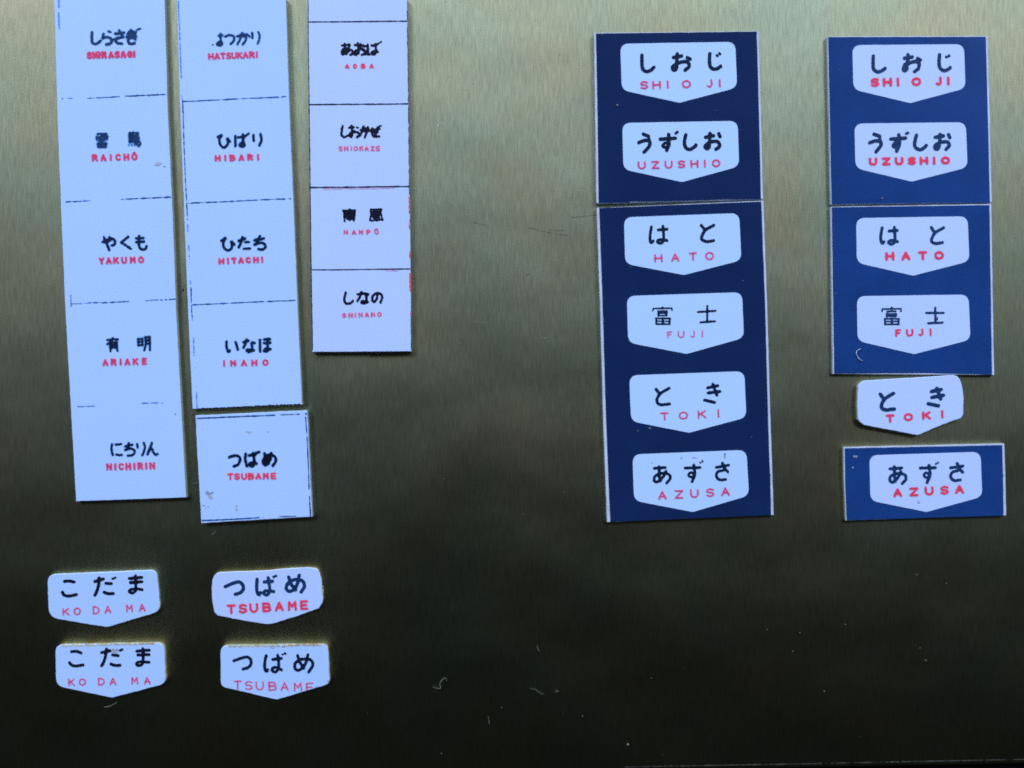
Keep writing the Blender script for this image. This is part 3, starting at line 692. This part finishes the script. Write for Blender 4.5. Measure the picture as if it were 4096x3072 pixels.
loose('upper of two loose plates below the smudged square one, bold red letters, rough right edge', (1080, 2490),
    [S(G1, *p) for p in [(178, 450), (205, 385), (240, 345), (290, 328), (900, 308), (1350, 268), (1580, 256), (1705, 270), (1745, 300), (1765, 350), (1790, 440), (1815, 720), (1800, 785), (1750, 865), (1400, 990), (1080, 1085), (1010, 1098), (940, 1092), (640, 1045), (260, 970), (210, 920), (180, 760), (170, 560)]],
    t, 'white_pale', 'edge_yellow',
    (G1, 17, "372 540,480 492,570 470,628 510,635 580,590 630,520 652/842 432,835 540,842 620,868 658,892 628/|947 470,1068 460/1005 408,1025 540,1027 605,990 662,942 640,960 603,1010 600,1088 612@15/|1083 394,1088 400@9/|1116 377,1124 382@9/|1308 397,1340 500,1410 585/1463 370,1440 480,1400 565,1330 608,1278 580,1283 510,1350 452,1440 432,1520 465,1538 540,1490 618"),
    (G1, "TSUBAME", [460, 632, 793, 985, 1168, 1360, 1535], 874, 812, 134, 122, 14.5), 'ink_blue', 'ink_red', 24)
def g2_clip(X, Y):
    ax, ay = S(G2, 1130, 1105); bx, by_ = S(G2, 1915, 870)
    n = math.hypot(bx - ax, by_ - ay)
    return -((Y - ay) * (bx - ax) - (X - ax) * (by_ - ay)) / n - 1.5
CLIP[0] = g2_clip
loose('lower plate of the pair below the smudged square, thin red letters cut by its edge', (1110, 2790),
    fz(G2, [(300, 303), (1885, 288), (1915, 870), (1130, 1105), (305, 912)], [110, 90, 80, 30, 80]), t + 0.006, 'white_blue', 'edge_yellow',
    (G2, 14, "500 525,600 490,690 472,748 510,745 590,700 630,635 650/975 452,955 550,955 640,980 682,998 658/|1072 507,1198 492/1145 442,1160 560,1155 640,1115 692,1062 670,1078 632,1130 625,1203 660@13/|1216 432,1220 436@6/|1252 416,1258 424@9/|1440 450,1465 540,1530 635/1590 440,1570 530,1520 618,1450 668,1403 640,1402 570,1470 512,1570 500,1640 522,1663 590,1603 693"),
    (G2, "TSUBAME", [555, 718, 880, 1070, 1247, 1443, 1617], 886, 916, 124, 112, 6.5), 'ink_navy', 'ink_crimson', 25)

CLIP[0] = None
def by(label_part):
    return [o for o in sc.objects if o.parent is None and label_part in str(o.get('label', ''))][0]
s = by('tan spot')
lines('stain', s, 0.017 + 0.4 * BL, [(F2, "1080 380,1110 390,1130 375", 30)], 'stain_tan', noise=1.8, wave=10)
lines('stain', s, 0.017 + BL, [(F2, "345 306,700 296,1100 285,1500 278", 11)], 'stain_yellow', noise=2.2, wave=16)
lines('stain', s, 0.017 + 1.3 * BL, [(F2, "1500 276,1600 274,1680 274", 8)], 'stain_rust', noise=1.6, wave=10)
s = by('cut by its edge')
lines('stain', s, 0.018 + 0.6 * BL, [(G2, "425 312,700 308,1100 312,1400 304,1780 298", 11)], 'stain_yellow', noise=2.4, wave=14)
lines('stain', s, 0.018 + 0.8 * BL, [(G2, "1300 302,1430 300", 7), (G2, "1640 298,1700 297", 6)], 'stain_rust', noise=1.6, wave=10)
s = by('bold red letters, rough right edge')
lines('stain', s, 0.012 + BL, [(G1, "1806 540,1812 640", 9)], 'stain_yellow', noise=1.5, wave=10)
s = by('cut by its edge')
lines('chip', s, 0.018 + BL, [(G2, "480 318,520 320", 5), (G2, "560 322,610 318", 4), (G2, "1190 322,1250 325", 4), (G2, "1350 320,1400 300,1850 292", 3.5), (G2, "1885 825,1892 830", 9)], 'stain_brown', noise=0.9, wave=8)
lines('chip', s, 0.018 + BL, [(G2, "1030 318,1075 345,1100 330", 9)], 'stain_tan', noise=1.4, wave=8)
s = by('four white name panels')
lines('ghost_print', s, 0.016 + 3 * BL, [(D4, "1545 705,1548 745", 8), (D4, "1190 748,1230 748", 5), (D4, "735 810,750 795", 4), (D4, "1055 755,1080 750", 4)], 'stain_grey', noise=1.2, wave=7)
s = by('nicked left end')
lines('gouge', s, 0.014 + 2 * BL, [(E4, "350 735,375 735", 12), (E4, "335 855", 9)], 'stain_grey', noise=1.4, wave=7)
lines('stain', s, 0.014 + 3 * BL, [(E4, "1062 1240,1070 1245", 10)], 'stain_tan', noise=1.2, wave=7)

# ================================================================== LINT AND DUST
def tube(name, pts, rad, z, label, mat='fibre'):
    """thin curled hair lying on the plate"""
    pts = catmull(pts, 6)
    n = len(pts); v, f = [], []
    for i, p in enumerate(pts):
        a = np.array(pts[max(0, i - 1)]); b = np.array(pts[min(n - 1, i + 1)])
        d = (b - a) / max(np.linalg.norm(b - a), 1e-9)
        nx, ny = -d[1], d[0]
        r = rad * (0.5 + 0.5 * math.sin(math.pi * min(1, (i + 0.6) / n)))
        cz = z + (rad + 1.0 + 1.5 * math.sin(i * 0.7)) / 1000
        for k in range(5):
            an = k * 2 * math.pi / 5
            v.append(P3(p[0] + nx * r * math.cos(an), p[1] + ny * r * math.cos(an), cz + r * math.sin(an) / 1000))
    for i in range(n - 1):
        for k in range(5):
            f.append((i * 5 + k, i * 5 + (k + 1) % 5, (i + 1) * 5 + (k + 1) % 5, (i + 1) * 5 + k))
    f.append(tuple(range(5))); f.append(tuple(range((n - 1) * 5, n * 5)))
    o = link(name, v, f, M[mat])
    fix_normals(o)
    o['label'] = label; o['category'] = 'lint'; o['group'] = 'bits of lint lying about'
    return o
L1 = (1500, 2500, 1200)
tube('lint_fibre', [S(L1, *p) for p in [(422, 455), (450, 466), (482, 466), (478, 430), (505, 398), (525, 395), (528, 412)]], 2.0, 0, 'pale curled hair shaped like an S on the dark lower plate')
tube('lint_fibre', [S(L1, *p) for p in [(1195, 152), (1200, 175), (1210, 192)]], 2.0, 0, 'short pale bristle standing alone right of the curled hair, higher up')
tube('lint_fibre', [S(L1, *p) for p in [(835, 675), (840, 705), (843, 732)]], 1.6, 0, 'faint upright bristle near the foot of the plate, below right of the curled hair')
tube('lint_fibre', [S(L1, *p) for p in [(1325, 491), (1340, 489), (1358, 490)]], 1.8, 0, 'tiny level bristle right of the wavy faint hair on the dark plate')
tube('lint_fibre', [S(L1, *p) for p in [(1140, 468), (1185, 478), (1205, 495), (1245, 512)]], 1.3, 0, 'wavy faint hair in the middle of the dark lower plate')
tube('lint_fibre', [S(E3, *p) for p in [(425, 650), (385, 670), (375, 705), (400, 755), (448, 787)]], 1.6, 0.016, 'thin curved white hair on the blue strip under its lower panel', 'edge_white')
tube('lint_fibre', [S(B5, *p) for p in [(165, 115), (190, 165), (225, 190)]], 2.2, 0.0, 'small hair by the top left corner of the smudged square plate')
tube('lint_fibre', [S(B5, *p) for p in [(190, 1165), (230, 1160), (268, 1166)]], 2.0, 0.0, 'short hair in the gap left of the smudged square plate')
tube('lint_fibre', [S((220, 820, 600), *p) for p in [(1815, 1165), (1860, 1200), (1875, 1250), (1850, 1275)]], 1.8, 0.0, 'faint hooked hair in the gap between the two longest white strips')

def specks(name, pts, parent=None, z=0.0):
    v, f = [], []
    for x, y, r in pts:
        b = len(v)
        q = [(1, 0, 0), (0, 1, 0), (-1, 0, 0), (0, -1, 0), (0, 0, 1), (0, 0, -0.2)]
        for a, c, e in q:
            j = 0.75 + random.random() * 0.5
            v.append(P3(x + a * r * j, y + c * r * j, z + 0.001 + (e * r * 0.6 + r * 0.12) / 1000))
        for i in range(4):
            f.append((b + i, b + (i + 1) % 4, b + 4)); f.append((b + (i + 1) % 4, b + i, b + 5))
    o = link(name, v, f, M['dust'])
    fix_normals(o)
    return o
big = [(2511, 2978, 5.2), (1766, 3014, 2.6), (2330, 2864, 2.2), (2606, 2712, 2.2), (2007, 2830, 2.0), (3171, 2606, 2.6), (3382, 2498, 2.6), (3069, 2518, 2.2), (3199, 2531, 2.6),
       (3680, 2592, 2.0), (3704, 2641, 4.0), (3111, 1787, 3.6), (3375, 1550, 2.6), (2093, 2057, 2.0), (1775, 1915, 2.0), (2255, 1970, 2.2), (720, 2640, 3.0), (3669, 2299, 3.0), (3785, 2334, 3.0), (3297, 2765, 3.2)]
big += [(random.uniform(0, 4096), random.uniform(1500, 3030), random.uniform(0.6, 1.3)) for _ in range(35)]
big += [(random.uniform(1650, 2380), random.uniform(0, 1500), random.uniform(0.8, 1.9)) for _ in range(60)]
def free(x, y):
    if x < 1290 and y < 2120 and x > 190: return False
    if 1200 < x < 1680 and y < 1440: return False
    if 2350 < x < 3120 and 90 < y < 2110: return False
    if 3290 < x < 4040 and 120 < y < 2110: return False
    if 170 < x < 1350 and 2240 < y < 2820: return False
    return True
big = [p for p in big if free(p[0], p[1]) or p[2] > 2.5]
o = specks('dust_specks', [p for p in big if free(p[0], p[1])])
o['kind'] = 'stuff'; o['label'] = 'tiny pale dust specks scattered over the metal plate'
o = specks('strip_dust', [(2469, 421, 5.0), (2866, 442, 2.0), (2600, 1714, 4.2), (2551, 1724, 3.0), (3529, 793, 3.6), (2972, 1123, 2.6), (2521, 1068, 2.6), (3007, 1749, 2.4), (3358, 277, 1.8), (3342, 1178, 2.4), (3345, 1172, 2.0), (3420, 1828, 2.6)], z=0.019)
o['kind'] = 'stuff'; o['label'] = 'pale dust specks lying on the blue strips'
